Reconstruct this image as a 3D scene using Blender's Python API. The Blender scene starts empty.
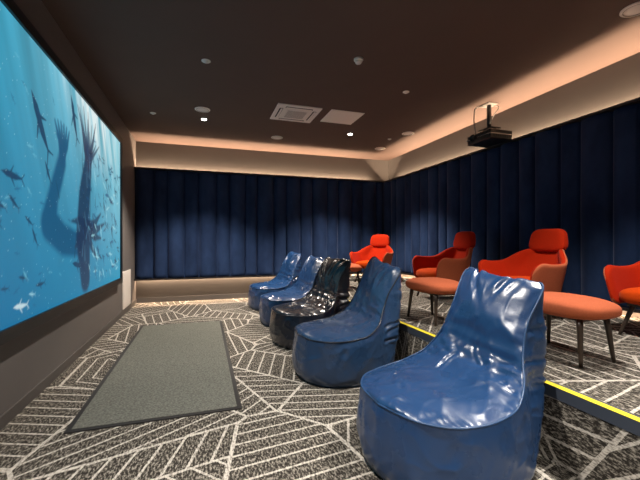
import bpy, bmesh, math, random
import numpy as np
from mathutils import Vector, noise

C = bpy.context.scene.collection
PI = math.pi

# ------------------------------------------------------------------ camera, exposure, world
cam_d = bpy.data.cameras.new('camera'); cam_d.sensor_width = 36.0
cam_d.lens = 36.0 * 360 / 640
cam_d.clip_start = 0.05
cam_d.shift_y = 1.0 / 640
cam = bpy.data.objects.new('camera', cam_d); C.objects.link(cam)
CAM_Z = 1.266
cam.location = (0, 0, CAM_Z)
cam.rotation_euler = (PI/2, 0, -math.radians(18.0))
sc = bpy.context.scene
sc.camera = cam
sc.view_settings.view_transform = 'Standard'
sc.view_settings.look = 'None'
sc.view_settings.gamma = 1.0
sc.view_settings.use_curve_mapping = False
sc.view_settings.exposure = 0.0
w = bpy.data.worlds.new('world'); sc.world = w; w.use_nodes = True
w.node_tree.nodes['Background'].inputs[0].default_value = (0.02, 0.02, 0.025, 1)
w.node_tree.nodes['Background'].inputs[1].default_value = 0.3

# light levels (lamps are made by their own builders below)
DOWN_W = 400.0          # each ceiling downlight
COVE_UP = 27.0           # W per metre of cove strip, upward
COVE_DN = 14.0           # W per metre of cove strip, downward
WARM = (1.0, 0.69, 0.45)
SCREEN_E = 1.0

# ------------------------------------------------------------------ room numbers (metres)
XL, XR, YB, YR, ZC = -1.30, 4.47, 8.14, -1.8, 3.30
PX, PZ = 1.90, 0.437                       # platform edge and height
PT, PB = 2.74, 0.475                        # velvet panelling top and bottom
PD = 0.21                                  # panelling stands this far off the wall

# ------------------------------------------------------------------ helpers
def tag(o, label=None, cat=None, group=None, kind=None):
    if label: o['label'] = label
    if cat: o['category'] = cat
    if group: o['group'] = group
    if kind: o['kind'] = kind
    return o

def empty(name, loc, label=None, cat=None, group=None, rz=0.0):
    o = bpy.data.objects.new(name, None); C.objects.link(o)
    o.location = loc; o.rotation_euler = (0, 0, rz); o.empty_display_size = 0.1
    return tag(o, label, cat, group)

def mesh(name, verts, faces, mats, parent=None, smooth=True, fmat=None, loc=None):
    me = bpy.data.meshes.new(name)
    me.from_pydata([tuple(map(float, v)) for v in verts], [], faces)
    for m in (mats if isinstance(mats, (list, tuple)) else [mats]): me.materials.append(m)
    me.polygons.foreach_set('use_smooth', [smooth] * len(me.polygons))
    if fmat is not None: me.polygons.foreach_set('material_index', fmat)
    me.update()
    o = bpy.data.objects.new(name, me); C.objects.link(o)
    if parent: o.parent = parent
    if loc: o.location = loc
    return o

class MB:
    """collects shapes into one mesh"""
    def __init__(s): s.v = []; s.f = []; s.m = []
    def add(s, v, f, mi=0):
        k = len(s.v); s.v += [tuple(map(float, p)) for p in v]
        s.f += [tuple(i + k for i in q) for q in f]; s.m += [mi] * len(f); return s
    def box(s, x0, x1, y0, y1, z0, z1, mi=0):
        v = [(x, y, z) for x in (x0, x1) for y in (y0, y1) for z in (z0, z1)]
        return s.add(v, [(0,1,3,2),(4,6,7,5),(0,4,5,1),(2,3,7,6),(0,2,6,4),(1,5,7,3)], mi)
    def tube(s, pts, rad, n=10, caps=True, mi=0, closed=False):
        pts = [Vector(p) for p in pts]; N = len(pts)
        rads = rad if isinstance(rad, (list, tuple)) else [rad] * N
        v = []; f = []; a = None
        for i in range(N):
            if closed: t = (pts[(i+1) % N] - pts[i-1]).normalized()
            else: t = (pts[min(i+1, N-1)] - pts[max(i-1, 0)]).normalized()
            if a is None:
                a = t.orthogonal().normalized()
            else:
                a = (a - t * a.dot(t)).normalized()
            b = t.cross(a)
            for k in range(n):
                an = 2*PI*k/n
                v.append(pts[i] + (a*math.cos(an) + b*math.sin(an)) * rads[i])
        for i in range(N if closed else N-1):
            j = (i+1) % N
            for k in range(n):
                l = (k+1) % n
                f.append((i*n+k, i*n+l, j*n+l, j*n+k))
        if caps and not closed:
            f.append(tuple(range(n-1, -1, -1))); f.append(tuple(range((N-1)*n, N*n)))
        return s.add(v, f, mi)
    def lathe(s, prof, n=32, mi=0, c=(0, 0, 0)):
        v = []; f = []; N = len(prof)
        for r, z in prof:
            for k in range(n):
                a = 2*PI*k/n
                v.append((c[0] + r*math.cos(a), c[1] + r*math.sin(a), c[2] + z))
        for i in range(N-1):
            for k in range(n):
                l = (k+1) % n
                f.append((i*n+k, i*n+l, (i+1)*n+l, (i+1)*n+k))
        f.append(tuple(range(n-1, -1, -1))); f.append(tuple(range((N-1)*n, N*n)))
        return s.add(v, f, mi)
    def build(s, name, mats, parent=None, smooth=False, loc=None, bevel=0.0, seg=2):
        o = mesh(name, s.v, s.f, mats, parent, smooth, s.m, loc)
        bm = bmesh.new(); bm.from_mesh(o.data)
        bmesh.ops.recalc_face_normals(bm, faces=bm.faces)
        if bevel:
            bmesh.ops.bevel(bm, geom=list(bm.edges), offset=bevel, segments=seg, affect='EDGES', profile=0.5)
        bm.to_mesh(o.data); bm.free()
        return o

def rbox(sx, sy, sz, p=4.0, n=28):
    """superellipsoid-like soft block, half sizes sx, sy, sz"""
    v = []; f = []; M = 2*n
    def sp(a, e): return math.copysign(abs(a) ** e, a)
    e = 2.0 / p
    for i in range(n+1):
        t = -PI/2 + PI*i/n
        for k in range(M):
            a = 2*PI*k/M
            v.append((sx*sp(math.cos(t), e)*sp(math.cos(a), e), sy*sp(math.cos(t), e)*sp(math.sin(a), e), sz*sp(math.sin(t), e)))
    for i in range(n):
        for k in range(M):
            l = (k+1) % M
            f.append((i*M+k, i*M+l, (i+1)*M+l, (i+1)*M+k))
    return v, f

# ------------------------------------------------------------------ materials
def new_mat(name):
    m = bpy.data.materials.new(name); m.use_nodes = True
    nt = m.node_tree; b = nt.nodes['Principled BSDF']
    return m, nt, b

def N(nt, t, **kw):
    n = nt.nodes.new(t)
    for k, v in kw.items(): setattr(n, k, v)
    return n

def plain(name, col, rough=0.5, metal=0.0, bump=0.0, scale=200.0, var=0.0, vscale=3.0, sheen=0.0, emis=None, es=0.0, coat=0.0, spec=0.5):
    m, nt, b = new_mat(name)
    b.inputs['Roughness'].default_value = rough; b.inputs['Metallic'].default_value = metal
    b.inputs['Base Color'].default_value = (*col, 1)
    b.inputs['Specular IOR Level'].default_value = spec
    if sheen:
        b.inputs['Sheen Weight'].default_value = sheen; b.inputs['Sheen Roughness'].default_value = 0.4
    if coat:
        b.inputs['Coat Weight'].default_value = coat; b.inputs['Coat Roughness'].default_value = 0.2
    if emis:
        b.inputs['Emission Color'].default_value = (*emis, 1); b.inputs['Emission Strength'].default_value = es
    tc = N(nt, 'ShaderNodeTexCoord')
    if var:
        nz = N(nt, 'ShaderNodeTexNoise'); nz.inputs['Scale'].default_value = vscale; nz.inputs['Detail'].default_value = 4
        nt.links.new(tc.outputs['Object'], nz.inputs['Vector'])
        mx = N(nt, 'ShaderNodeMix', data_type='RGBA')
        mx.inputs[6].default_value = (*[c*(1-var) for c in col], 1); mx.inputs[7].default_value = (*[min(1, c*(1+var)) for c in col], 1)
        nt.links.new(nz.outputs[0], mx.inputs[0]); nt.links.new(mx.outputs[2], b.inputs['Base Color'])
    if bump:
        nz = N(nt, 'ShaderNodeTexNoise'); nz.inputs['Scale'].default_value = scale; nz.inputs['Detail'].default_value = 3
        nt.links.new(tc.outputs['Object'], nz.inputs['Vector'])
        bp = N(nt, 'ShaderNodeBump'); bp.inputs['Strength'].default_value = bump; bp.inputs['Distance'].default_value = 0.004
        nt.links.new(nz.outputs[0], bp.inputs['Height']); nt.links.new(bp.outputs[0], b.inputs['Normal'])
    return m

def math_node(nt, op, a, b=None, c=None):
    n = N(nt, 'ShaderNodeMath', operation=op)
    for i, x in enumerate((a, b, c)):
        if x is None: continue
        if isinstance(x, (int, float)): n.inputs[i].default_value = x
        else: nt.links.new(x, n.inputs[i])
    return n.outputs[0]

def carpet():
    """charcoal carpet tile with pale lines: irregular cells, each filled with parallel lines at its own angle"""
    m, nt, b = new_mat('patterned_carpet')
    uv = N(nt, 'ShaderNodeUVMap'); uv.uv_map = 'UVMap'
    nzw = N(nt, 'ShaderNodeTexNoise'); nzw.inputs['Scale'].default_value = 60
    nt.links.new(uv.outputs[0], nzw.inputs['Vector'])
    wob = N(nt, 'ShaderNodeVectorMath', operation='MULTIPLY_ADD')
    wob.inputs[1].default_value = (0.008,)*3
    nt.links.new(nzw.outputs['Color'], wob.inputs[0]); nt.links.new(uv.outputs[0], wob.inputs[2])
    P = wob.outputs[0]
    vs = 1.15
    vor = N(nt, 'ShaderNodeTexVoronoi', voronoi_dimensions='2D', feature='F1'); vor.inputs['Scale'].default_value = vs
    edg = N(nt, 'ShaderNodeTexVoronoi', voronoi_dimensions='2D', feature='DISTANCE_TO_EDGE'); edg.inputs['Scale'].default_value = vs
    for v in (vor, edg):
        v.inputs['Randomness'].default_value = 0.9; nt.links.new(P, v.inputs['Vector'])
    sep = N(nt, 'ShaderNodeSeparateColor'); nt.links.new(vor.outputs['Color'], sep.inputs[0])
    px = N(nt, 'ShaderNodeSeparateXYZ'); nt.links.new(P, px.inputs[0])
    ang = math_node(nt, 'MULTIPLY', sep.outputs[0], PI)
    ca = math_node(nt, 'COSINE', ang); sa = math_node(nt, 'SINE', ang)
    t = math_node(nt, 'ADD', math_node(nt, 'MULTIPLY', px.outputs[0], ca), math_node(nt, 'MULTIPLY', px.outputs[1], sa))
    def stripes(x, pitch, wd):
        fr = math_node(nt, 'FRACT', math_node(nt, 'DIVIDE', x, pitch))
        d = math_node(nt, 'ABSOLUTE', math_node(nt, 'SUBTRACT', fr, 0.5))
        return math_node(nt, 'GREATER_THAN', d, 0.5 - wd / pitch / 2)
    s1 = stripes(t, 0.118, 0.016)
    # some cells carry nested outlines instead of straight lines
    s2 = stripes(math_node(nt, 'DIVIDE', edg.outputs['Distance'], vs), 0.11, 0.016)
    # some cells are split in two fans by a second direction
    ang2 = math_node(nt, 'ADD', ang, 1.05)
    t2 = math_node(nt, 'ADD', math_node(nt, 'MULTIPLY', px.outputs[0], math_node(nt, 'COSINE', ang2)), math_node(nt, 'MULTIPLY', px.outputs[1], math_node(nt, 'SINE', ang2)))
    s3 = stripes(t2, 0.118, 0.016)
    pos = N(nt, 'ShaderNodeSeparateXYZ'); nt.links.new(vor.outputs['Position'], pos.inputs[0])
    dx = math_node(nt, 'SUBTRACT', px.outputs[0], math_node(nt, 'DIVIDE', pos.outputs[0], 1.0))
    dy = math_node(nt, 'SUBTRACT', px.outputs[1], math_node(nt, 'DIVIDE', pos.outputs[1], 1.0))
    ang3 = math_node(nt, 'ADD', ang, 0.525)
    side = math_node(nt, 'ADD', math_node(nt, 'MULTIPLY', dx, math_node(nt, 'SINE', ang3)), math_node(nt, 'MULTIPLY', dy, math_node(nt, 'MULTIPLY', math_node(nt, 'COSINE', ang3), -1.0)))
    sidem = math_node(nt, 'GREATER_THAN', side, 0.0)
    spine = math_node(nt, 'LESS_THAN', math_node(nt, 'ABSOLUTE', side), 0.010)
    chev = math_node(nt, 'MAXIMUM', math_node(nt, 'ADD', math_node(nt, 'MULTIPLY', s1, sidem), math_node(nt, 'MULTIPLY', s3, math_node(nt, 'SUBTRACT', 1.0, sidem))), spine)
    k1 = math_node(nt, 'GREATER_THAN', sep.outputs[1], 0.90)
    k2 = math_node(nt, 'MULTIPLY', math_node(nt, 'GREATER_THAN', sep.outputs[1], 0.40), math_node(nt, 'SUBTRACT', 1.0, k1))
    k0 = math_node(nt, 'SUBTRACT', math_node(nt, 'SUBTRACT', 1.0, k1), k2)
    line = math_node(nt, 'ADD', math_node(nt, 'ADD', math_node(nt, 'MULTIPLY', s1, k0), math_node(nt, 'MULTIPLY', s2, k1)), math_node(nt, 'MULTIPLY', chev, k2))
    el = math_node(nt, 'LESS_THAN', edg.outputs['Distance'], 0.014)
    line = math_node(nt, 'MAXIMUM', line, el)
    # woven speckle
    sp = N(nt, 'ShaderNodeTexNoise'); sp.inputs['Scale'].default_value = 55; sp.inputs['Detail'].default_value = 3; sp.inputs['Roughness'].default_value = 0.7
    mp = N(nt, 'ShaderNodeMapping'); mp.inputs['Scale'].default_value = (1.6, 0.55, 1)
    nt.links.new(uv.outputs[0], mp.inputs[0]); nt.links.new(mp.outputs[0], sp.inputs['Vector'])
    rp = N(nt, 'ShaderNodeValToRGB')
    rp.color_ramp.elements[0].position = 0.47; rp.color_ramp.elements[0].color = (0.030, 0.026, 0.022, 1)
    rp.color_ramp.elements[1].position = 0.64; rp.color_ramp.elements[1].color = (0.34, 0.31, 0.265, 1)
    nt.links.new(sp.outputs[0], rp.inputs[0])
    rl = N(nt, 'ShaderNodeValToRGB')
    rl.color_ramp.elements[0].position = 0.36; rl.color_ramp.elements[0].color = (0.20, 0.18, 0.155, 1)
    rl.color_ramp.elements[1].position = 0.55; rl.color_ramp.elements[1].color = (0.60, 0.56, 0.50, 1)
    nt.links.new(sp.outputs[0], rl.inputs[0])
    mx = N(nt, 'ShaderNodeMix', data_type='RGBA')
    nt.links.new(line, mx.inputs[0]); nt.links.new(rp.outputs[0], mx.inputs[6]); nt.links.new(rl.outputs[0], mx.inputs[7])
    nt.links.new(mx.outputs[2], b.inputs['Base Color'])
    b.inputs['Roughness'].default_value = 0.95; b.inputs['Specular IOR Level'].default_value = 0.1
    bp = N(nt, 'ShaderNodeBump'); bp.inputs['Strength'].default_value = 0.5; bp.inputs['Distance'].default_value = 0.006
    nt.links.new(sp.outputs[0], bp.inputs['Height']); nt.links.new(bp.outputs[0], b.inputs['Normal'])
    return m

def velvet(name, col, col2):
    m, nt, b = new_mat(name)
    tc = N(nt, 'ShaderNodeTexCoord')
    nz = N(nt, 'ShaderNodeTexNoise'); nz.inputs['Scale'].default_value = 2.6; nz.inputs['Detail'].default_value = 5; nz.inputs['Roughness'].default_value = 0.6
    mp = N(nt, 'ShaderNodeMapping'); mp.inputs['Scale'].default_value = (1, 1, 0.5)
    nt.links.new(tc.outputs['Object'], mp.inputs[0]); nt.links.new(mp.outputs[0], nz.inputs['Vector'])
    rp = N(nt, 'ShaderNodeValToRGB')
    rp.color_ramp.elements[0].position = 0.3; rp.color_ramp.elements[0].color = (*col, 1)
    rp.color_ramp.elements[1].position = 0.72; rp.color_ramp.elements[1].color = (*col2, 1)
    nt.links.new(nz.outputs[0], rp.inputs[0]); nt.links.new(rp.outputs[0], b.inputs['Base Color'])
    b.inputs['Roughness'].default_value = 0.9; b.inputs['Specular IOR Level'].default_value = 0.1
    b.inputs['Sheen Weight'].default_value = 0.30; b.inputs['Sheen Roughness'].default_value = 0.35
    b.inputs['Sheen Tint'].default_value = (0.45, 0.52, 0.8, 1)
    n2 = N(nt, 'ShaderNodeTexNoise'); n2.inputs['Scale'].default_value = 300
    nt.links.new(tc.outputs['Object'], n2.inputs['Vector'])
    bp = N(nt, 'ShaderNodeBump'); bp.inputs['Strength'].default_value = 0.25; bp.inputs['Distance'].default_value = 0.003
    nt.links.new(n2.outputs[0], bp.inputs['Height']); nt.links.new(bp.outputs[0], b.inputs['Normal'])
    return m

def leather(name, col, rough=0.33):
    m, nt, b = new_mat(name)
    tc = N(nt, 'ShaderNodeTexCoord')
    nz = N(nt, 'ShaderNodeTexNoise'); nz.inputs['Scale'].default_value = 5; nz.inputs['Detail'].default_value = 5
    nt.links.new(tc.outputs['Object'], nz.inputs['Vector'])
    mx = N(nt, 'ShaderNodeMix', data_type='RGBA')
    mx.inputs[6].default_value = (*[c*0.75 for c in col], 1); mx.inputs[7].default_value = (*[c*1.25 for c in col], 1)
    nt.links.new(nz.outputs[0], mx.inputs[0]); nt.links.new(mx.outputs[2], b.inputs['Base Color'])
    mr = N(nt, 'ShaderNodeMapRange'); mr.inputs[3].default_value = rough-0.07; mr.inputs[4].default_value = rough+0.1
    nt.links.new(nz.outputs[0], mr.inputs[0]); nt.links.new(mr.outputs[0], b.inputs['Roughness'])
    b.inputs['Specular IOR Level'].default_value = 0.6; b.inputs['Coat Weight'].default_value = 0.28; b.inputs['Coat Roughness'].default_value = 0.36
    # fine grain and soft creasing
    g = N(nt, 'ShaderNodeTexVoronoi'); g.inputs['Scale'].default_value = 260
    nt.links.new(tc.outputs['Object'], g.inputs['Vector'])
    cr = N(nt, 'ShaderNodeTexNoise'); cr.inputs['Scale'].default_value = 9; cr.inputs['Detail'].default_value = 4; cr.inputs['Distortion'].default_value = 0.6
    nt.links.new(tc.outputs['Object'], cr.inputs['Vector'])
    b1 = N(nt, 'ShaderNodeBump'); b1.inputs['Strength'].default_value = 0.16; b1.inputs['Distance'].default_value = 0.008
    nt.links.new(cr.outputs[0], b1.inputs['Height'])
    b2 = N(nt, 'ShaderNodeBump'); b2.inputs['Strength'].default_value = 0.10; b2.inputs['Distance'].default_value = 0.002
    nt.links.new(g.outputs['Distance'], b2.inputs['Height']); nt.links.new(b1.outputs[0], b2.inputs['Normal'])
    nt.links.new(b2.outputs[0], b.inputs['Normal'])
    return m

M = dict(
    carpet=carpet(),
    ceiling=plain('dark_brown_ceiling_paint', (0.108, 0.070, 0.057), 0.85, var=0.06),
    wall=plain('taupe_wall_paint', (0.15, 0.135, 0.128), 0.6, bump=0.15, scale=120, var=0.06),
    upper=plain('warm_grey_wall_paint', (0.135, 0.125, 0.118), 0.8, var=0.05),
    skirt=plain('dark_skirting', (0.10, 0.09, 0.085), 0.45),
    velvet=velvet('navy_velvet', (0.011, 0.022, 0.060), (0.026, 0.052, 0.130)),
    darkwood=plain('dark_trim', (0.018, 0.015, 0.015), 0.5),
    carcass=plain('panel_carcass_board', (0.35, 0.31, 0.28), 0.8),
    black=plain('black_frame', (0.006, 0.006, 0.007), 0.45),
    blackp=plain('black_plastic', (0.012, 0.012, 0.013), 0.35),
    grey=plain('grey_plastic', (0.30, 0.29, 0.28), 0.4),
    chrome=plain('bare_metal', (0.6, 0.58, 0.55), 0.25, metal=1.0),
    white=plain('white_plastic', (0.90, 0.84, 0.78), 0.5),
    offwhite=plain('off_white_vent', (0.85, 0.80, 0.75), 0.6),
    slot=plain('dark_slot', (0.02, 0.018, 0.016), 0.8),
    yellow=plain('yellow_safety_tape', (0.78, 0.62, 0.03), 0.55, var=0.1, vscale=20),
    nosing=plain('blue_grey_nosing', (0.045, 0.055, 0.075), 0.5),
    mat=plain('grey_mat_pile', (0.135, 0.138, 0.120), 0.95, bump=0.9, scale=120, var=0.95, vscale=70, spec=0.1),
    rubber=plain('black_rubber', (0.014, 0.013, 0.013), 0.7),
    red=plain('red_wool', (0.42, 0.020, 0.003), 0.9, bump=0.3, scale=400, var=0.12, vscale=60, sheen=0.04, spec=0.1),
    seat=plain('lit_red_wool', (0.58, 0.055, 0.003), 0.9, bump=0.3, scale=400, var=0.12, vscale=60, sheen=0.04, spec=0.1),  # red chair wool, light falling on the seat put into its colour
    rust=plain('terracotta_wool', (0.46, 0.115, 0.052), 0.9, bump=0.3, scale=400, var=0.15, vscale=80, sheen=0.04, spec=0.1),
    legwood=plain('dark_walnut', (0.040, 0.026, 0.018), 0.4, var=0.3, vscale=12),
    blue=leather('blue_leatherette', (0.011, 0.046, 0.136), 0.27),
    navy=leather('navy_leatherette', (0.015, 0.045, 0.110), 0.27),
    black_l=leather('black_navy_leatherette', (0.003, 0.006, 0.014), 0.24),
    pipe=plain('blue_piping', (0.020, 0.060, 0.150), 0.35),
    pipe_d=plain('dark_piping', (0.006, 0.010, 0.02), 0.35),
    lens=plain('lamp_glow', (1, 1, 1), 0.5, emis=(1.0, 0.97, 0.90), es=30.0),
    led=plain('led_glow', (1, 0.9, 0.8), 0.5, emis=WARM, es=6.0),
)

# ------------------------------------------------------------------ the room
def struct(o, label=None):
    o['kind'] = 'structure'
    if label: o['label'] = label
    return o

def slab(name, x0, x1, y0, y1, z0, z1, m, label=None):
    return struct(MB().box(x0, x1, y0, y1, z0, z1).build(name, m), label)

def uv_planar(o, f):
    me = o.data; ul = me.uv_layers.new(name='UVMap')
    for p in me.polygons:
        for li in p.loop_indices:
            co = me.vertices[me.loops[li].vertex_index].co
            ul.data[li].uv = f(co, p.normal)

def carpet_uv(co, n):
    if abs(n.z) > 0.7: return (co.x, co.y)
    if abs(n.x) > 0.7: return (co.z + 7.3, co.y + 0.2)
    return (co.x, co.z)

fl = slab('floor', XL-0.1, XR+0.1, YR-0.1, YB+0.1, -0.1, 0.0, M['carpet'], 'charcoal carpet with pale geometric lines')
uv_planar(fl, carpet_uv)
slab('ceiling', XL-0.1, XR+0.1, YR-0.1, YB+0.1, ZC, ZC+0.1, M['ceiling'], 'dark brown painted ceiling')
slab('wall_left', XL-0.1, XL, YR-0.1, YB+0.1, 0, ZC, M['wall'], 'dark taupe wall behind the screen')
slab('wall_right', XR, XR+0.1, YR-0.1, YB+0.1, 0, ZC, M['upper'], 'grey wall behind the velvet panelling on the right')
slab('wall_back', XL, XR, YB, YB+0.1, 0, ZC, M['upper'], 'grey wall behind the velvet panelling at the back')
slab('wall_rear', XL, XR, YR-0.1, YR, 0, ZC, M['wall'])
slab('baseboard_left', XL, XL+0.015, YR, YB, 0, 0.085, M['skirt'])
slab('baseboard_back', XL+0.015, PX, YB-0.016, YB, 0, 0.10, M['skirt'])
pf = slab('floor_platform', PX, XR, YR, YB, 0, PZ, M['carpet'], 'raised carpeted platform along the right side')
uv_planar(pf, carpet_uv)
slab('baseboard_right', XR-0.02, XR, YR, YB, PZ, PZ+0.06, M['offwhite'])

# step edge: yellow tape on a blue-grey nosing
ns = empty('step_nosing', (PX, 0, PZ), 'blue-grey step nosing with yellow safety tape along the platform edge', 'step edge')
MB().box(-0.008, 0.0, YR, YB, -0.062, 0.0).box(-0.008, 0.055, YR, YB, 0.0, 0.004).build('nosing', M['nosing'], ns)
MB().box(-0.009, 0.034, YR, YB, 0.004, 0.0055).build('safety_tape', M['yellow'], ns)

# ------------------------------------------------------------------ velvet panelling with light coves
def channel_profile(length, rnd, start=0.0):
    """plan profile (along, depth) of alternating wide and narrow padded channels"""
    pts = []; s = start; k = 0
    while s < length - 1e-6:
        wd = (0.35 if k % 2 == 0 else 0.27) * rnd.uniform(0.93, 1.07)
        if length - (s + wd) < 0.15: wd = length - s
        dep = 0.100 if k % 2 == 0 else 0.075
        n = 14; tl = rnd.uniform(-0.055, 0.055)
        g = 0.016
        pts += [(s, 0.0), (s + g*0.9, 0.002)]
        for i in range(n+1):
            t = i / n
            pts.append((s + g + (wd-2*g)*t, 0.030 + (dep-0.030) * (1 - abs(2*t-1) ** 2.4) + tl*(t-0.5)*(1-(2*t-1)**4)))
        pts.append((s + wd - g*0.9, 0.002))
        s += wd; k += 1
    pts.append((length, 0.0))
    return pts

def panelling(name, length, to_world, label, rnd, seed, a0=0.0, PB=PB, dn=1.0, a1=0.0):
    """to_world(a, d, z): a along the wall, d distance from the wall"""
    root = empty(name, to_world(length/2, PD/2, PB), label, 'wall panel')
    inv = Vector(root.location)
    P = lambda a, d, z: Vector(to_world(a, d, z)) - inv
    prof = channel_profile(length, rnd)
    zs = [PB+0.028] + list(np.linspace(PB+0.034, PT-0.034, 30)) + [PT-0.028]
    v = []; f = []; n = len(prof)
    for j, z in enumerate(zs):
        sh = 0.6 if j in (0, len(zs)-1) else 1.0
        for a, d in prof:
            wv = 0.006 * noise.noise(Vector((a*4, z*0.9, seed)))
            v.append(P(a, PD - 0.095 + d*sh + wv*sh, z))
    for j in range(len(zs)-1):
        for i in range(n-1):
            f.append((j*n+i, j*n+i+1, (j+1)*n+i+1, (j+1)*n+i))
    mesh('upholstery', v, f, M['velvet'], root)
    def pbox(a0, a1, d0, d1, z0, z1):
        c0, c1 = P(a0, d0, z0), P(a1, d1, z1)
        return [(min(c0[i], c1[i]), max(c0[i], c1[i])) for i in range(3)]
    def part(nm, m, *b):
        mb = MB()
        for q in b:
            r = pbox(*q); mb.box(*r[0], *r[1], *r[2])
        return mb.build(nm, m, root)
    part('backing_board', M['darkwood'], (0, length, PD-0.125, PD-0.108, PB+0.02, PT-0.02))
    part('top_rail', M['darkwood'], (PD if a0 else 0, length, PD-0.11, PD+0.008, PT-0.03, PT))
    part('bottom_rail', M['darkwood'], (0, length, PD-0.11, PD+0.008, PB, PB+0.03))
    part('carcass', M['carcass'], (0, length, 0.0, PD-0.125, PB+0.09, PT-0.09))
    # light strips in the troughs above and below
    for up in (True, False):
        z = PT-0.09+0.004 if up else PB+0.09-0.004
        st = MB(); r = pbox(a0+0.02, length-a1-0.02, 0.006, 0.032, z-0.004, z+0.004); st.box(*r[0], *r[1], *r[2])
        so = st.build('light_strip', M['led'], root)
        so['label'] = 'warm glowing strip along the ' + ('top' if up else 'bottom')
        L = bpy.data.lights.new('cove_light', 'AREA'); L.shape = 'RECTANGLE'
        c = P((length+a0-a1)/2, 0.02, z + (0.008 if up else -0.008))
        along = (P(1, 0, 0) - P(0, 0, 0))
        L.size = length - a0 - a1 - 0.06; L.size_y = 0.026; L.spread = math.radians(180 if up else 160)
        L.color = WARM; L.energy = (COVE_UP if up else COVE_DN*dn) * length
        lo = bpy.data.objects.new('cove_light', L); C.objects.link(lo); lo.parent = root
        lo.location = c
        rz = 0 if abs(along.x) > 0.5 else PI/2
        lo.rotation_euler = (PI if up else 0, 0, rz)
    return root

rnd = random.Random(4)
panelling('velvet_wall_panel', (XR-PD) - XL, lambda a, d, z: (XL + a, YB - d, z),
          'navy velvet channelled panelling on the back wall', rnd, 1.0, a1=0.30)
panelling('velvet_wall_panel', (YB - 0.001) - YR, lambda a, d, z: (XR - d, YB - 0.001 - a, z),
          'navy velvet channelled panelling along the right wall above the platform', rnd, 7.0, 0.40, 0.525, 0.7)

# ------------------------------------------------------------------ the big screen on the left wall
SY0, SY1, SZ0, SZ1 = 1.75, 6.46, 0.60, 2.90
FT, FW = 0.075, 0.085
scr = empty('projection_screen', (XL, (SY0+SY1)/2, SZ0), 'huge black-framed screen showing fish in blue water on the left wall', 'screen')
def loc(x, y, z): return (x - XL, y - (SY0+SY1)/2, z - SZ0)
fr = MB()
def sbox(x0, x1, y0, y1, z0, z1):
    a = loc(x0, y0, z0); b = loc(x1, y1, z1); fr.box(a[0], b[0], a[1], b[1], a[2], b[2])
sbox(XL, XL+FT, SY0, SY1, SZ1-FW, SZ1); sbox(XL, XL+FT, SY0, SY1, SZ0, SZ0+FW)
sbox(XL, XL+FT, SY0, SY0+FW, SZ0+FW, SZ1-FW); sbox(XL, XL+FT, SY1-FW, SY1, SZ0+FW, SZ1-FW)
fr.build('frame', M['black'], scr)

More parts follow.
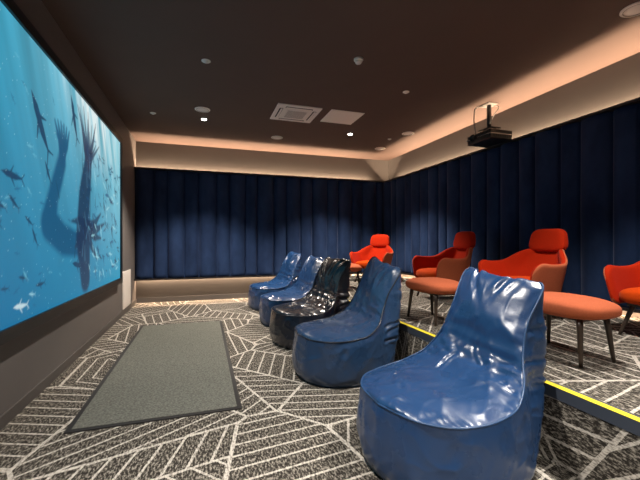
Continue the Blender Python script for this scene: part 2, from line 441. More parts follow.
def screen_picture():
    y0, y1, z0, z1 = SY0+FW, SY1-FW, SZ0+FW, SZ1-FW
    NX, NZ = 520, 236
    Y, Z = np.meshgrid(np.linspace(y0, y1, NX), np.linspace(z0, z1, NZ))
    r = np.random.RandomState(11)
    def srgb(c): c = np.array(c)/255.0; return np.where(c <= 0.04045, c/12.92, ((c+0.055)/1.055)**2.4)
    u = (Y-2.6)/(y1-2.6); t = (Z-z0)/(z1-z0)
    base = np.zeros((NZ, NX, 3))
    lo_l, lo_r = srgb((8, 104, 150)), srgb((30, 146, 182)); hi_l, hi_r = srgb((52, 150, 180)), srgb((140, 208, 220))
    uu = np.clip(u, 0, 1)[..., None]; tt = np.clip(t, 0, 1)[..., None]
    base = (lo_l*(1-uu)+lo_r*uu)*(1-tt) + (hi_l*(1-uu)+hi_r*uu)*tt
    # shafts of daylight from above
    def fbm(a, b, s):
        out = np.zeros_like(a)
        for k in range(5):
            ph = r.rand(4)*6.28; f = s*1.7**k
            out += np.sin(a*f+ph[0]+1.3*np.sin(b*f*.7+ph[1]))*np.sin(b*f*.9+ph[2]+1.1*np.sin(a*f*.6+ph[3]))/1.6**k
        return out
    ray = fbm(Y*2.2+Z*0.9, Z*0.18+Y*0.08, 3.1)
    base *= (1 + 0.16*ray*tt[..., 0])[..., None]
    glare = np.exp(-(((Y-5.15+(Z-2.6)*0.5)/0.85)**2)) * np.clip((Z-1.9)/0.9, 0, 1)**1.5
    glare *= np.clip(0.65+0.6*fbm(Y*5+Z*1.8, Z*0.8, 2.4), 0, 1.6)
    w_ = srgb((226, 240, 240))
    g = np.clip(glare*1.25, 0, 0.95)[..., None]
    base = base*(1-g) + w_*g
    sm = np.exp(-((Y-4.6)/0.9)**2 - ((Z-1.45)/0.8)**2)*0.25
    base = base*(1-sm[..., None]) + srgb((16, 96, 140))*sm[..., None]
    def paint(mask, c, a=1.0):
        nonlocal base
        mk = np.clip(mask, 0, 1)[..., None]*a
        base = base*(1-mk) + srgb(c)*mk
    def capsule(pts, rads, soft=0.012):
        d = np.full(Y.shape, 9.0)
        for (p, q, ra, rb) in zip(pts[:-1], pts[1:], rads[:-1], rads[1:]):
            ax, az = p; bx, bz = q
            h = np.clip(((Y-ax)*(bx-ax)+(Z-az)*(bz-az))/((bx-ax)**2+(bz-az)**2+1e-9), 0, 1)
            d = np.minimum(d, np.hypot(Y-ax-h*(bx-ax), Z-az-h*(bz-az)) - (ra+(rb-ra)*h))
        return np.clip(0.5 - d/soft, 0, 1)
    # a clump of dark weed and rock hanging in the water
    c1, c2, c3 = (20, 84, 122), (24, 52, 84), (44, 60, 88)
    paint(capsule([(4.45, 1.22), (3.95, 1.28), (3.62, 1.42), (3.72, 1.66), (3.92, 2.0)], [0.12, 0.15, 0.16, 0.11, 0.10], 0.06), c1, 0.95)
    for k in range(6):
        a = 1.05+0.16*k
        paint(capsule([(3.92, 2.0), (3.92+0.25*math.cos(a), 2.0+0.2*math.sin(a)), (3.92+0.46*math.cos(a+.1), 2.0+0.36*math.sin(a+.1))], [0.05, 0.035, 0.012], 0.03), c1, 0.9)
    paint(capsule([(4.62, 0.86), (4.55, 1.3), (4.60, 1.75), (4.72, 2.15)], [0.16, 0.24, 0.20, 0.13], 0.06), c2, 0.92)
    for k in range(13):
        a = 0.75+0.125*k + r.uniform(-.03, .03); L_ = r.uniform(0.42, 0.72)
        p0 = (4.72, 2.10)
        paint(capsule([p0, (p0[0]+L_*.5*math.cos(a), p0[1]+L_*.5*math.sin(a)), (p0[0]+L_*math.cos(a+r.uniform(-.2,.2)), p0[1]+L_*math.sin(a))], [0.045, 0.024, 0.006], 0.02), c3, 0.85)
    for (a, L_) in ((-0.05, .75), (0.18, .6), (-0.35, .6), (2.9, .5), (-.9, .55), (-2.2, .4), (3.5, .45)):
        p0 = (4.68, 1.42)
        paint(capsule([p0, (p0[0]+L_*.5*math.cos(a), p0[1]+L_*.5*math.sin(a)), (p0[0]+L_*math.cos(a+.15), p0[1]+L_*math.sin(a+.15))], [0.08, 0.05, 0.012], 0.03), c2, 0.85)
    for k in range(26):
        yy, zz = r.normal(4.62, .2), r.uniform(1.0, 2.2); a = r.uniform(1.0, 2.1)
        paint(capsule([(yy, zz), (yy+.16*math.cos(a), zz+.16*math.sin(a))], [0.012, 0.004], 0.015), (96, 150, 176) if k % 3 else (16, 34, 58), 0.5)
    def fish(y, z, L_, a, c, al=0.9):
        ca, sa = math.cos(a), math.sin(a)
        P = lambda p, q: (y + (p*ca - q*sa)*L_, z + (p*sa + q*ca)*L_)
        m_ = capsule([P(-.5, 0), P(-.15, 0.015), P(.25, 0.0), P(.5, 0)], [.02*L_, .085*L_, .085*L_, .01*L_])
        m_ = np.maximum(m_, capsule([P(-.48, 0), P(-.66, .17)], [.025*L_, .012*L_]))
        m_ = np.maximum(m_, capsule([P(-.48, 0), P(-.64, -.14)], [.025*L_, .012*L_]))
        m_ = np.maximum(m_, capsule([P(.08, .02), P(-.14, .26)], [.045*L_, .012*L_]))
        m_ = np.maximum(m_, capsule([P(.1, -.02), P(-.06, -.24)], [.04*L_, .010*L_]))
        paint(m_, c, al)
    dk = (20, 54, 88)
    for (y, z, L_, a) in ((3.45, 2.22, .50, 2.25), (3.0, 1.72, .28, 3.1), (2.62, 1.93, .22, 2.7), (4.25, 2.52, .42, 2.0), (3.02, 1.54, .16, 2.6),
                          (2.75, 1.36, .18, 3.3), (2.85, 1.5, .14, 2.9), (3.35, 1.3, .16, 2.2), (3.25, 1.42, .14, 2.7), (2.68, 1.2, .14, 3.0),
                          (3.6, 1.85, .2, 2.2), (3.15, 1.0, .12, 3.0), (2.9, .95, .1, 3.1), (4.35, 1.02, .3, 3.0), (4.55, .98, .2, 2.6),
                          (3.45, .92, .16, 3.2), (2.5, 2.4, .2, 2.5), (2.3, 1.6, .2, 2.8), (2.1, 2.0, .26, 2.4)):
        fish(y, z, L_, a, dk)
    fish(3.12, .80, .2, 3.1, (196, 220, 226)); fish(3.3, .86, .1, 3.0, (150, 200, 215))
    for k in range(150):
        yy = min(max(r.normal(5.65, .55), 4.7), 6.6); zz = r.uniform(.8, 2.35)
        fish(yy, zz, r.uniform(.07, .2), r.uniform(1.7, 3.6), [(18, 60, 96), (30, 84, 124), (12, 44, 74), (150, 205, 216)][k % 4], 0.75)
    for k in range(60):
        fish(r.uniform(2.0, 5.2), r.uniform(.75, 2.6), r.uniform(.05, .11), r.uniform(2.2, 3.6), [(24, 84, 124), (120, 190, 210)][k % 3 == 0], 0.6)
    sp = r.rand(NZ, NX); paint((sp > 0.9965).astype(float), (190, 225, 232), 0.5)
    x = XL + FT - 0.02
    off = np.array(loc(x, 0, 0))
    vs = np.stack([np.full(Y.size, off[0]), Y.ravel()+off[1], Z.ravel()+off[2]], 1)
    f = [(j*NX+i, j*NX+i+1, (j+1)*NX+i+1, (j+1)*NX+i) for j in range(NZ-1) for i in range(NX-1)]
    m, nt, b = new_mat('screen_picture')
    at = N(nt, 'ShaderNodeAttribute'); at.attribute_name = 'picture'
    b.inputs['Base Color'].default_value = (0.01, 0.01, 0.01, 1); b.inputs['Roughness'].default_value = 0.6
    nt.links.new(at.outputs['Color'], b.inputs['Emission Color']); b.inputs['Emission Strength'].default_value = SCREEN_E
    o = mesh('picture', vs, f, m, scr)
    ca = o.data.color_attributes.new('picture', 'FLOAT_COLOR', 'POINT')
    ca.data.foreach_set('color', np.concatenate([np.clip(base, 0, 1).reshape(-1, 3), np.ones((Y.size, 1))], 1).ravel().astype(np.float32))
    mb = MB(); a = loc(XL+0.001, y0, z0); b_ = loc(XL+FT-0.03, y1, z1)
    mb.box(a[0], b_[0], a[1], b_[1], a[2], b_[2]).build('back_board', M['black'], scr)
screen_picture()

# white access panel low on the left wall beyond the screen
ap = empty('wall_vent', (XL, 7.15, 0.10), 'white square vent cover low on the left wall beyond the screen', 'vent')
MB().box(0, 0.018, -0.33, 0.33, 0, 0.64).build('frame', M['offwhite'], ap, bevel=0.004)
mb = MB()
for k in range(18): mb.box(0.018, 0.024, -0.29, 0.29, 0.04+k*0.0315, 0.058+k*0.0315)
mb.build('louvre', M['offwhite'], ap)

# ------------------------------------------------------------------ floor mat
mt = empty('floor_mat', (-0.295, 4.33, 0), 'grey rectangular entrance mat with black rubber edge lying before the screen', 'mat')
HX, HY = 0.575, 1.57
mb = MB(); e = 0.035
mb.box(-HX, HX, -HY, -HY+e, 0, 0.008).box(-HX, HX, HY-e, HY, 0, 0.008).box(-HX, -HX+e, -HY+e, HY-e, 0, 0.008).box(HX-e, HX, -HY+e, HY-e, 0, 0.008)
mb.build('border', M['rubber'], mt)
MB().box(-HX+e, HX-e, -HY+e, HY-e, 0, 0.011).build('pile', M['mat'], mt)

# ------------------------------------------------------------------ ceiling fittings
def speaker(x, y, r, label):
    o = empty('ceiling_speaker', (x, y, ZC), label, 'speaker', 'round ceiling speakers')
    MB().lathe([(r, 0), (r, -0.006), (r*0.93, -0.012), (r*0.80, -0.012), (r*0.78, -0.004), (r*.78, 0)], 40).build('ring', M['white'], o, True)
    MB().lathe([(r*0.78, -0.002), (r*0.76, -0.006), (r*0.5, -0.009), (0.002, -0.010)], 40).build('grille', M['offwhite'], o, True)
    MB().tube([(r*0.79*math.cos(2*PI*k/40), r*0.79*math.sin(2*PI*k/40), -0.011) for k in range(40)], 0.003, 6, closed=True).build('groove', M['carcass'], o, True)
    return o
speaker(-0.008, 5.853, 0.115, 'round white ceiling speaker just before the left glowing downlight')
speaker(1.381, 6.984, 0.115, 'round white ceiling speaker between the square vent unit and the back wall')
speaker(3.698, 7.115, 0.115, 'round white ceiling speaker nearest the far right ceiling corner')
speaker(3.686, 5.958, 0.115, 'round white ceiling speaker between projector and far right ceiling corner')
speaker(3.609, 2.143, 0.115, 'large-looking round ceiling speaker at the top right corner of the view')

def downlight(x, y, label, group='lit downlights', k=1.0, col=(1.0, 0.93, 0.84)):
    o = empty('downlight', (x, y, ZC), label, 'lamp', group)
    r = 0.052
    MB().lathe([(r, 0), (r, -0.006), (r*0.84, -0.010), (r*0.78, -0.004), (r*.78, 0)], 32).build('trim_ring', M['white'], o, True)
    MB().lathe([(r*0.78, -0.002), (r*0.7, -0.012), (r*0.3, -0.018), (0.001, -0.02)], 32).build('bulb', M['lens'], o, True)
    L = bpy.data.lights.new('downlight_beam', 'SPOT'); L.energy = DOWN_W * k; L.color = col
    L.spot_size = math.radians(104); L.spot_blend = 0.55; L.shadow_soft_size = 0.05
    lo = bpy.data.objects.new('downlight_beam', L); C.objects.link(lo); lo.parent = o; lo.location = (0, 0, -0.075)
    return o
downlight(0.015, 6.301, 'glowing downlight on the left, just beyond a round speaker', k=1.45, col=(1.0, 0.88, 0.75))
downlight(2.655, 6.327, 'glowing downlight on the right, beyond the square ceiling hatch', k=1.45, col=(1.0, 0.88, 0.75))
for k, (x, y) in enumerate(((0.0, 1.9), (2.45, 1.75), (0.0, -0.8), (2.5, -0.8))):
    downlight(x, y, None, 'downlights over the viewer')['label'] = 'glowing downlight overhead, outside the top of the view'

sd = empty('smoke_detector', (1.651, 3.691, ZC), 'white domed smoke detector on the ceiling nearest the viewer', 'smoke detector')
MB().lathe([(0.052, 0), (0.052, -0.018), (0.046, -0.024), (0.03, -0.024)], 32).build('base', M['white'], sd, True)
MB().lathe([(0.036, -0.024), (0.038, -0.040), (0.030, -0.052), (0.002, -0.055)], 32).build('sensor_head', M['white'], sd, True)
def sensor(x, y, r, label, cat='ceiling sensor'):
    o = empty('ceiling_sensor', (x, y, ZC), label, cat, 'small ceiling sensors')
    MB().lathe([(r, 0), (r, -0.006), (r*0.7, -0.012), (r*.6, -0.010)], 28).build('rim', M['white'], o, True)
    MB().lathe([(r*0.6, -0.008), (r*0.45, -0.02), (0.001, -0.024)], 28).build('dome', M['offwhite'], o, True)
sensor(0.032, 4.263, 0.05, 'small round white ceiling fitting above the mat, nearest the viewer on the left')
sensor(-0.756, 6.256, 0.045, 'small round white ceiling fitting closest to the screen wall')
sensor(2.633, 4.307, 0.045, 'small round white ceiling fitting left of the projector mount')
sensor(3.534, 6.393, 0.036, 'tiny round ceiling fitting between two speakers near the right wall')

ac = empty('air_conditioner', (1.394, 5.567, ZC), 'square white ceiling air vent cassette with centre grille', 'air conditioner')
h = 0.345
MB().box(-h, h, -h, h, -0.022, 0).build('panel', M['white'], ac, bevel=0.008)
MB().box(-0.17, 0.17, -0.17, 0.17, -0.030, -0.022).build('grille', M['offwhite'], ac, bevel=0.003)
mb = MB()
for k in range(9): mb.box(-0.15, 0.15, -0.15+k*0.0355, -0.135+k*0.0355, -0.032, -0.0298)
mb.build('grille_slot', M['carcass'], ac)
for k, (x0, x1, y0, y1) in enumerate(((-0.29, -0.235, -0.21, 0.21), (0.235, 0.29, -0.21, 0.21), (-0.21, 0.21, -0.29, -0.235), (-0.21, 0.21, 0.235, 0.29))):
    s = MB().box(x0, x1, y0, y1, -0.0235, -0.020).build('outlet_slot', M['slot'], ac)
    cx, cy = (x0+x1)/2, (y0+y1)/2
    q = MB()
    if k < 2: q.box(cx-0.008, cx+0.020, y0+0.01, y1-0.01, -0.030, -0.0235)
    else: q.box(x0+0.01, x1-0.01, cy-0.008, cy+0.020, -0.030, -0.0235)
    q.build('louvre', M['white'], s)
hp = empty('ceiling_hatch', (2.168, 5.516, ZC), 'plain square beige ceiling hatch beside the air vent cassette', 'hatch')
MB().box(-0.28, 0.28, -0.29, 0.29, -0.008, 0).build('frame', M['white'], hp, bevel=0.002)
MB().box(-0.265, 0.265, -0.275, 0.275, -0.012, -0.008).build('door', M['white'], hp, bevel=0.002)

# ------------------------------------------------------------------ projector
pj = empty('projector', (4.06, 4.33, ZC), 'black projector on a ceiling pole above the right wall panelling', 'projector')
MB().box(-0.09, 0.09, -0.09, 0.09, -0.014, 0).build('ceiling_plate', M['grey'], pj, bevel=0.003)
MB().tube([(0, 0, -0.014), (0, 0, -0.37)], 0.032, 16).build('pole', M['blackp'], pj, True)
bz = -0.50
MB().box(-0.10, 0.10, -0.12, 0.12, -0.382, -0.365).box(-0.015, 0.015, -0.12, -0.09, -0.44, -0.37).box(-0.015, 0.015, 0.09, 0.12, -0.44, -0.37).build('bracket', M['blackp'], pj)
body = MB().box(-0.20, 0.20, -0.24, 0.24, bz-0.075, bz+0.065).build('body', M['blackp'], pj, bevel=0.02, seg=3)
MB().box(-0.203, 0.203, -0.243, 0.243, bz-0.006, bz+0.006).build('trim_line', M['chrome'], body)
MB().lathe([(0.055, 0), (0.055, 0.02), (0.045, 0.03), (0.04, 0.012), (0.002, 0.012)], 28).build('lens', M['black'], body, True).rotation_euler = (0, -PI/2, 0)
for ch in body.children:
    if ch.name.startswith('lens'): ch.location = (-0.20, 0.10, bz+0.01)
mb = MB()
for k in range(8): MB().box(-0.15+k*0.04, -0.13+k*0.04, -0.2425, -0.239, bz-0.05, bz-0.015).build('side_vent', M['slot'], body)
def arc(pts, n=24):
    pts = [Vector(p) for p in pts]; out = []
    for i in range(len(pts)-1):
        p0, p1, p2, p3 = pts[max(i-1, 0)], pts[i], pts[i+1], pts[min(i+2, len(pts)-1)]
        for k in range(n):
            t = k/n
            out.append(0.5*((2*p1)+(p2-p0)*t+(2*p0-5*p1+4*p2-p3)*t*t+(3*p1-p0-3*p2+p3)*t**3))
    out.append(pts[-1]); return out
MB().tube(arc([(-0.05, 0.05, -0.015), (-0.16, 0.10, -0.04), (-0.17, 0.12, -0.22), (-0.12, 0.14, -0.45)]), 0.008, 8).build('cable', M['grey'], pj, True)
MB().tube(arc([(0.05, -0.04, -0.015), (0.12, -0.06, -0.05), (0.06, -0.05, -0.14), (0.035, -0.02, -0.22)]), 0.007, 8).build('cable', M['grey'], pj, True)

# ------------------------------------------------------------------ bean bags
def cr_interp(xs, ys, q):
    """Catmull-Rom style smooth interpolation"""
    xs = np.array(xs, float); ys = np.array(ys, float)
    m = np.gradient(ys, xs)
    i = np.clip(np.searchsorted(xs, q) - 1, 0, len(xs)-2)
    h = xs[i+1]-xs[i]; t = (q-xs[i])/h
    return (2*t**3-3*t**2+1)*ys[i] + (t**3-2*t**2+t)*h*m[i] + (-2*t**3+3*t**2)*ys[i+1] + (t**3-t**2)*h*m[i+1]

def ridge(p):
    return (max(0.0, 1 - 1.6*abs(noise.noise(p))) ** 5) + 0.5*(max(0.0, 1 - 1.6*abs(noise.noise(p*2.1 + Vector((5, 1, 2))))) ** 5)

def bean_bag(x, y, rz, label, m, mp, seed, H=1.0, ear=0.25, slump=0.0, length=0.97, width=0.43, dip=0.09, wr=1.0, tilt=0.02):
    """a low front pouf with a tall soft back; front faces local -x, origin under the front centre"""
    root = empty('bean_bag_chair', (x, y, 0), label, 'bean bag', 'leatherette bean bag chairs', rz)
    rn = random.Random(seed); rs = np.random.RandomState(seed)
    NS, NQ, NW = 130, 76, 54
    # stations along the seam, front centre (0) to back centre (1)
    s_k = [0.0, .10, .20, .30, .40, .50, .58, .66, .74, .81, .86, .93, 1.0]
    L = length
    x_k = np.array([.00, .045, .15, .28, .42, .565, .690, .778, .868, .995, 1.030, 1.035, 1.035]) * L
    w_k = np.array([.00, .21, .335, .385, .40, .385, .335, .275, .25, ear+.01, ear-.03, ear*.5, .0]) * width/0.40
    w_k[9:] = [ear+.015, ear-.035, ear*.48, 0]
    z_k = np.array([.395, .398, .402, .405, .415, .44, .50, .61, .77, .935, .955, .945-dip*.65, .945-dip])
    z_k = np.where(z_k > .42, .42+(z_k-.42)*(H-.42)/(.955-.42), z_k)
    s = np.linspace(0, 1, NS)
    sx, sw, sz = (cr_interp(s_k, k, s) for k in (x_k, w_k, z_k))
    sw[0] = 0; sw[-1] = 0; sw = np.maximum(sw, 0)
    tz = lambda z, yy: z + tilt*(yy/ear)*np.clip((z-.5)/.4, 0, 1)
    sx = sx + slump*np.clip((sz-.45)/.5, 0, 1)
    # ---- cap
    q = np.linspace(-1, 1, NQ)
    S, Q = np.meshgrid(s, q, indexing='ij')
    bell = 1 - np.abs(Q)**2.4
    crown_z = cr_interp(s_k, [.0, .03, .05, .055, .045, .025, .01, .0, 0, 0, 0, 0, 0], s)
    crown_x = cr_interp(s_k, [0, -.01, 0, 0, 0, .00, .015, .0, -.045, -.055, -.04, -.02, 0], s)
    skew = rn.uniform(-.02, .02)
    CX = sx[:, None] + crown_x[:, None]*bell
    CY = sw[:, None]*Q
    CZ = tz(sz[:, None] + crown_z[:, None]*bell, CY)
    cap = np.stack([CX, CY, CZ], -1)
    def normals(G, wrapu=False):
        du = np.gradient(G, axis=0); dv = np.gradient(G, axis=1)
        n = np.cross(du, dv); l = np.linalg.norm(n, axis=-1, keepdims=True); return n/np.maximum(l, 1e-9)
    nc = normals(cap)
    nc[nc[..., 2] < -0.3] *= -1
    def folds(a, b, lst):
        out = np.zeros_like(a)
        for (a0, b0, a1, b1, wd, amp) in lst:
            dx, dy = a1-a0, b1-b0; l2 = dx*dx+dy*dy
            t = np.clip(((a-a0)*dx+(b-b0)*dy)/l2, 0, 1)
            bend = 0.03*np.sin(t*PI)
            d = np.hypot(a-a0-t*dx, b-b0-t*dy-bend)
            taper = np.sin(np.clip(t*0.85+0.15, 0, 1)*PI)**0.7
            z_ = d/wd
            out += amp*taper*(np.exp(-z_**2) - 0.55*np.exp(-((z_-1.7)/0.9)**2))
        return out
    # fold lines on the cap in metres: arc length along s (0..~1.5) and y
    arc_ = np.concatenate([[0], np.cumsum(np.hypot(np.diff(sx), np.diff(sz)))])
    A = np.repeat(arc_[:, None], NQ, 1); B = CY
    a_j = float(np.interp(.64, s, arc_)); a_f = float(np.interp(.2, s, arc_)); a_top = float(arc_[-1])
    lst = []
    for k in range(13):                                  # creases radiating from where seat meets back
        sd_ = 1 if k % 2 else -1
        a0 = a_j + rn.uniform(-.20, .16)
        lst.append((a0, sd_*rn.uniform(.26, .36), a0 + rn.uniform(-.20, .10), sd_*rn.uniform(-.12, .14), rn.uniform(.008, .014), -rn.uniform(.010, .020)*wr))
    for k in range(6):                                   # long soft folds over the seat
        a0 = rn.uniform(a_f*0.6, a_j); b0 = rn.uniform(-.30, .30)
        lst.append((a0, b0, a0 + rn.uniform(-.22, .22), b0 + rn.uniform(-.22, .22), rn.uniform(.011, .02), rn.choice((-1, -1, 1))*rn.uniform(.009, .018)*wr))
    lst.append((a_j-.02, -.30, a_j+.03, .28, .03, -.016*wr))
    for k in range(5):                                   # folds on the back, pulled from the ears
        a0 = a_top - rn.uniform(.02, .12); sd_ = rn.choice((-1, 1))
        lst.append((a0, sd_*rn.uniform(.14, .24), a0 - rn.uniform(.15, .40), sd_*rn.uniform(-.02, .16), rn.uniform(.014, .026), -rn.uniform(.007, .015)*wr))
    D = folds(A, B, lst)
    lump = np.zeros_like(D); 
    for i in range(NS):
        for j in range(NQ):
            p = Vector((A[i, j]*5, B[i, j]*5, seed*3.1))
            lump[i, j] = noise.noise(p)*.012 + noise.noise(p*2.4)*.0025 + ridge(Vector((A[i, j]*3.2, B[i, j]*5, seed*1.7)))*.006*wr
    edge = np.clip((1-np.abs(Q))*sw[:, None]/.05, 0, 1)
    pucker = 0.005*np.sin(A*62+3*np.sin(A*17+seed))*np.exp(-(1-np.abs(Q))*sw[:, None]/.045)*np.clip((1-np.abs(Q))*sw[:, None]/.01, 0, 1)
    cap = cap + nc*((D+lump)*np.minimum(1, edge) + pucker)[..., None]
    # ---- wall
    TH = np.concatenate([s, 1 + s[1:-1]])                # closed loop, left then right
    nT = len(TH)
    fold_s = np.where(TH <= 1, TH, 2-TH)
    fold_s = np.concatenate([s, s[::-1][1:-1]])
    sgn = np.concatenate([np.ones(NS), -np.ones(NS-2)])
    lx, lw, lz = (np.interp(fold_s, s, k) for k in (sx, sw, sz))
    phi = np.interp(fold_s, [0, .10, .20, .30, .40, .50, .58, .66, .74, .81, .86, .93, 1.0],
                    np.array([0, .165, .28, .375, .46, .54, .60, .655, .70, .75, .80, .90, 1.0])*PI)
    e = 2/2.35
    cc, ss = np.cos(phi), np.sin(phi)
    fx = L*.475 - (L*.485)*np.sign(cc)*np.abs(cc)**e
    fy = sgn*(width*1.0)*np.abs(ss)**e
    V = np.linspace(0, 1, NW)
    bot = np.stack([fx, fy, np.full(nT, .0)], -1); top = np.stack([lx, sgn*lw, tz(lz, sgn*lw)], -1)
    ctr = np.array([L*.48, 0, 0])
    out = bot-ctr; out[:, 2] = 0; out /= np.linalg.norm(out, axis=1, keepdims=True)
    vv = V[None, :, None]
    W = bot[:, None]*(1-vv) + top[:, None]*vv
    hgt = (lz/ lz.max())[:, None]
    bul = 0.030*np.sin(np.clip(V, 0, 1)**0.8*PI)[None, :]*(0.35+0.7*hgt)
    tuck = -0.035*np.exp(-(V*lz[:, None])/.035)
    W = W + out[:, None]*(bul+tuck)[..., None]
    hh = (V[None, :]*lz[:, None])
    per = np.concatenate([[0], np.cumsum(np.hypot(np.diff(fx), np.diff(fy)))])
    PA = np.repeat(per[:, None], NW, 1); T_tot = per[-1]
    lst = []
    for sd_ in (0, 1):
        pk = float(np.interp(.70, fold_s[:NS], per[:NS])); pk = pk if sd_ == 0 else T_tot-pk
        for k in range(9):                               # sagging horizontal folds beneath the ears
            h0 = rn.uniform(.32, .88*H); dr = rn.uniform(.12, .34)*(1 if sd_ == 0 else -1)
            lst.append((pk-dr*.25, h0, pk+dr, h0 - rn.uniform(-.10, .24), rn.uniform(.010, .022), -rn.uniform(.007, .016)*wr))
        for k in range(4):
            p0 = pk*rn.uniform(.2, .9) if sd_ == 0 else T_tot-(T_tot-pk)*rn.uniform(.2, .9)
            lst.append((p0, rn.uniform(.24, .36), p0+rn.uniform(-.12, .12), rn.uniform(.05, .2), rn.uniform(.016, .03), -rn.uniform(.003, .008)*wr))
    DW = folds(PA, hh, lst)
    lw_ = np.zeros_like(DW)
    for i in range(nT):
        for j in range(NW):
            p = Vector((W[i, j, 0]*4, W[i, j, 1]*4, W[i, j, 2]*4+seed))
            lw_[i, j] = noise.noise(p)*.012 + noise.noise(p*2.5)*.003 + ridge(p*0.9)*.006*wr
    fade = np.clip((1-V[None, :])*lz[:, None]/.05, 0, 1)*np.clip(hh/.04, 0, 1)
    W = W + out[:, None]*((DW+lw_)*fade)[..., None]
    # ---- meshes
    v = list(cap.reshape(-1, 3)); f = [(i*NQ+j, i*NQ+j+1, (i+1)*NQ+j+1, (i+1)*NQ+j) for i in range(NS-1) for j in range(NQ-1)]
    capo = mesh('seat_panel', v, f, m, root)
    v = list(W.reshape(-1, 3)); f = [(i*NW+j, ((i+1) % nT)*NW+j, ((i+1) % nT)*NW+j+1, i*NW+j+1) for i in range(nT) for j in range(NW-1)]
    f.append(tuple(i*NW for i in range(nT)))
    side = mesh('side_panel', v, f, m, root)
    for o in (capo, side):
        bm = bmesh.new(); bm.from_mesh(o.data); bmesh.ops.remove_doubles(bm, verts=bm.verts, dist=1e-5)
        bmesh.ops.recalc_face_normals(bm, faces=bm.faces); bm.to_mesh(o.data); bm.free()
    pts = [Vector(tuple(p)) + Vector((0, 0, .002)) for p in top[::2]]
    pp = MB().tube(pts, 0.0065, 8, closed=True).build('piping', mp, root, True)
    return root

bean_bag(0.89, 1.72, math.radians(9), 'bright blue bean bag nearest the viewer', M['blue'], M['pipe'], 3, H=1.04, ear=.265, dip=.15, tilt=.03)
bean_bag(0.84, 3.24, math.radians(4), 'navy blue bean bag second from the viewer, between bright blue and black ones', M['navy'], M['pipe_d'], 8, H=1.04, ear=.26, dip=.13, tilt=.05, length=.94)
bean_bag(0.84, 4.30, math.radians(13), 'black bean bag in the middle of the row', M['black_l'], M['pipe_d'], 15, H=1.03, ear=.28, wr=1.25, dip=.05, tilt=.0, length=.88)
bean_bag(0.86, 5.42, math.radians(10), 'blue bean bag mostly hidden behind the black one', M['blue'], M['pipe'], 21, H=1.0, ear=.25, length=.90)
bean_bag(0.86, 6.72, math.radians(14), 'blue bean bag farthest from the viewer, nearest the back wall', M['blue'], M['pipe'], 27, H=1.03, ear=.22, wr=1.6, dip=.0, length=.90)

# ------------------------------------------------------------------ armchairs and footstools
def leg(parent, p0, p1, r0, r1):
    n = 6
    pts = [Vector(p0).lerp(Vector(p1), k/n) for k in range(n+1)]
    return MB().tube(pts, [r0+(r1-r0)*k/n for k in range(n+1)], 14).build('leg', M['legwood'], parent, True)

def shell_mesh():
    """wraparound arm-and-back shell; front is -x"""
    half = [(-0.33, 0.335), (-0.22, 0.345), (-0.08, 0.35), (0.0, 0.345)]
    for k in range(1, 9):
        a = k/8*PI/2
        half.append((0.0 + 0.22*math.sin(a), 0.125 + 0.22*math.cos(a)))
    half += [(0.225, 0.07), (0.227, 0.0)]
    path = half + [(x, -y) for x, y in half[::-1][1:]]
    P = np.array(path); d = np.concatenate([[0], np.cumsum(np.hypot(*np.diff(P, axis=0).T))]); T = d[-1]
    NU, NV = 110, 12
    u = np.linspace(0, T, NU)
    X, Y = np.interp(u, d, P[:, 0]), np.interp(u, d, P[:, 1])
    for _ in range(6):
        X[1:-1] = (X[:-2]+2*X[1:-1]+X[2:])/4; Y[1:-1] = (Y[:-2]+2*Y[1:-1]+Y[2:])/4
    tx, ty = np.gradient(X), np.gradient(Y); l = np.hypot(tx, ty); nx, ny = ty/l, -tx/l     # outward?
    if (nx[NU//2]) < 0: nx, ny = -nx, -ny
    v = []; f = []; fm = []
    th = 0.030
    ring = 2*NV + 8
    for i in range(NU):
        e = min(u[i], T-u[i])                               # distance from the arm's front end
        c = abs(u[i]-T/2)                                   # distance from the middle of the back
        zt = 0.595 + 0.02*math.exp(-((e-.05)/.10)**2)
        back = 1/(1+math.exp((c-0.37)/0.024))
        zt += (0.745-zt)*back
        zb = 0.265
        r = 0.13
        if e < r: zt -= 0.13*(1-math.sqrt(max(0, 1-((r-e)/r)**2)))**1.0
        if e < 0.07: zb += 0.05*(1-math.sqrt(max(0, 1-((.07-e)/.07)**2)))
        thk = th*min(1, 0.35+math.sqrt(max(e, 0)/0.05)*0.65) if e < 0.05 else th
        loop = []
        zs = np.linspace(zb+thk*.8, zt-thk*.9, NV)
        for z in zs: loop.append((+thk, z))
        for k in range(1, 5):
            a = k/5*PI; loop.append((thk*math.cos(a), zt-thk*.9+thk*.9*math.sin(a)))
        for z in zs[::-1]: loop.append((-thk, z))
        for k in range(1, 5):
            a = PI + k/5*PI; loop.append((thk*math.cos(a), zb+thk*.8+thk*.8*math.sin(a)))
        for (o, z) in loop:
            hgt = (z-0.27)
            lean = (-0.085+0.20*min(1.0, max(0, hgt)/0.46))*max(0, nx[i])**0.7
            flare = (-0.035+0.26*hgt)*abs(ny[i])*(1-back)
            pinch = 0.0
            # shoulders narrow towards the headrest
            yy = Y[i]*(1 - 0.28*back*max(0, hgt-0.26)/0.22)
            fl = 0.10*max(0, hgt)*(1 if e < .5 else 0)*max(0, 1-e/.5)
            v.append((X[i]+nx[i]*o+lean-fl*0.35, yy+ny[i]*(o+flare), z))
    for i in range(NU-1):
        for k in range(ring):
            k2 = (k+1) % ring
            f.append((i*ring+k, i*ring+k2, (i+1)*ring+k2, (i+1)*ring+k)); fm.append(1 if k < NV+1 or k >= 2*NV+4 else 0)
    f.append(tuple(range(ring-1, -1, -1))); fm.append(0); f.append(tuple(range((NU-1)*ring, NU*ring))); fm.append(0)
    return v, f, fm

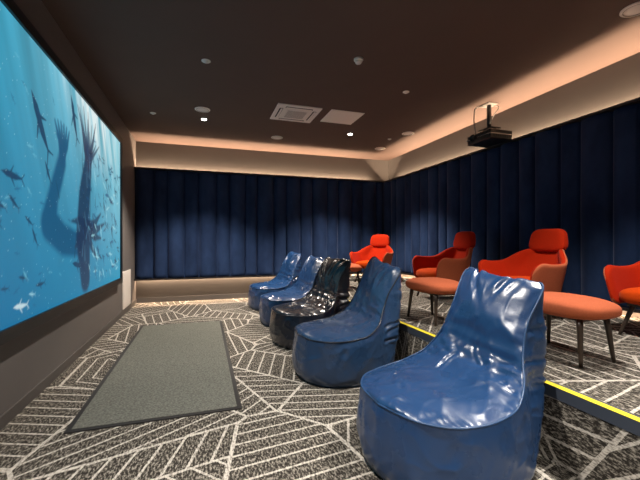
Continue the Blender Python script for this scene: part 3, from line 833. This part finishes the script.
def cushion(sx, sy, sz, px=3.2, pz=3.0, n=24):
    v = []; f = []; Mn = 64
    def sp(a, e): return math.copysign(abs(a) ** e, a)
    for i in range(n+1):
        t = -PI/2 + PI*i/n
        for k in range(Mn):
            a = 2*PI*k/Mn
            c = sp(math.cos(t), 2/pz) if abs(math.cos(t)) > 1e-9 else 0.0
            v.append((sx*c*sp(math.cos(a), 2/px), sy*c*sp(math.sin(a), 2/px), sz*sp(math.sin(t), 2/pz)))
    for i in range(n):
        for k in range(Mn):
            l = (k+1) % Mn
            f.append((i*Mn+k, i*Mn+l, (i+1)*Mn+l, (i+1)*Mn+k))
    return v, f

def weld(o, d=1e-5):
    bm = bmesh.new(); bm.from_mesh(o.data); bmesh.ops.remove_doubles(bm, verts=bm.verts, dist=d)
    bmesh.ops.recalc_face_normals(bm, faces=bm.faces); bm.to_mesh(o.data); bm.free(); return o

def armchair():
    root = empty('armchair', (0, 0, 0), 'x', 'armchair', 'red high-back armchairs')
    v, f, fm = shell_mesh()
    sh = weld(mesh('shell', v, f, [M['red'], M['rust']], root, True, fm))
    sh['label'] = 'red inside and terracotta outside wraparound arms and back'
    v, f = cushion(0.275, 0.300, 0.075)
    st = weld(mesh('seat_cushion', [(p[0]-0.105, p[1]*(1+0.04*(p[0] < 0)), p[2]+0.345+0.018*(1-(p[1]/.3)**2)*(p[2] > 0)) for p in v], f, M['seat'], root))
    st['label'] = 'red seat cushion, lit tone put into its colour'
    v, f = cushion(0.055, 0.215, 0.130, 5.0, 3.8)
    hv = []
    for p in v:
        z = p[2]
        hv.append((p[0]+0.315+0.12*z - 0.15*(p[1]**2), p[1]*(1-0.11*(z/0.130)), z+0.840))
    hd = weld(mesh('headrest', hv, f, M['red'], root))
    MB().box(-0.26, 0.13, -0.24, 0.24, 0.255, 0.285).build('seat_frame', M['legwood'], root, bevel=0.006)
    for sx_, sy_ in ((-1, -1), (-1, 1), (1, -1), (1, 1)):
        leg(root, (sx_*0.18-0.06, sy_*0.20, 0.262), (sx_*0.25-0.06, sy_*0.265, 0.0), 0.021, 0.012)
    return root

def copy_tree(o, parent=None):
    c = o.copy(); C.objects.link(c)
    if parent: c.parent = parent
    for ch in list(o.children): copy_tree(ch, c)
    return c

def footstool():
    root = empty('footstool', (0, 0, 0), 'x', 'footstool', 'terracotta footstools')
    v, f = cushion(0.215, 0.335, 0.068, 3.2, 2.8)
    weld(mesh('cushion', [(p[0], p[1], p[2]+0.36+0.012*(1-(p[1]/.34)**2)*(p[2] > 0)) for p in v], f, M['rust'], root))
    MB().box(-0.13, 0.13, -0.23, 0.23, 0.292, 0.312).build('seat_frame', M['legwood'], root, bevel=0.005)
    for sx_, sy_ in ((-1, -1), (-1, 1), (1, -1), (1, 1)):
        leg(root, (sx_*0.125, sy_*0.215, 0.305), (sx_*0.155, sy_*0.245, 0.0), 0.021, 0.012)
    return root

ch0 = armchair()
chairs = [(3.36, 6.74, 38, 'red high-back armchair farthest from the viewer, nearest the back wall'),
          (3.34, 4.40, -6, 'red high-back armchair second from the back, behind the dark terracotta footstool'),
          (3.42, 3.09, 0, 'red high-back armchair with terracotta near arm, behind the nearest blue bean bag'),
          (3.82, 1.95, 0, 'orange-red armchair cut off by the right edge of the view')]
for k, (x, y, a, lb) in enumerate(chairs):
    o = ch0 if k == 0 else copy_tree(ch0)
    o.location = (x, y, PZ); o.rotation_euler = (0, 0, math.radians(a)); o['label'] = lb
fs0 = footstool()
stools = [(2.40, 5.90, 0, 'terracotta footstool farthest away, partly hidden by bean bags'),
          (2.30, 3.22, 0, 'dark terracotta footstool before the second armchair, left of the nearest bean bag back'),
          (2.51, 1.96, 0, 'light terracotta footstool nearest the viewer at the right')]
for k, (x, y, a, lb) in enumerate(stools):
    o = fs0 if k == 0 else copy_tree(fs0)
    o.location = (x, y, PZ); o.rotation_euler = (0, 0, math.radians(a)); o['label'] = lb
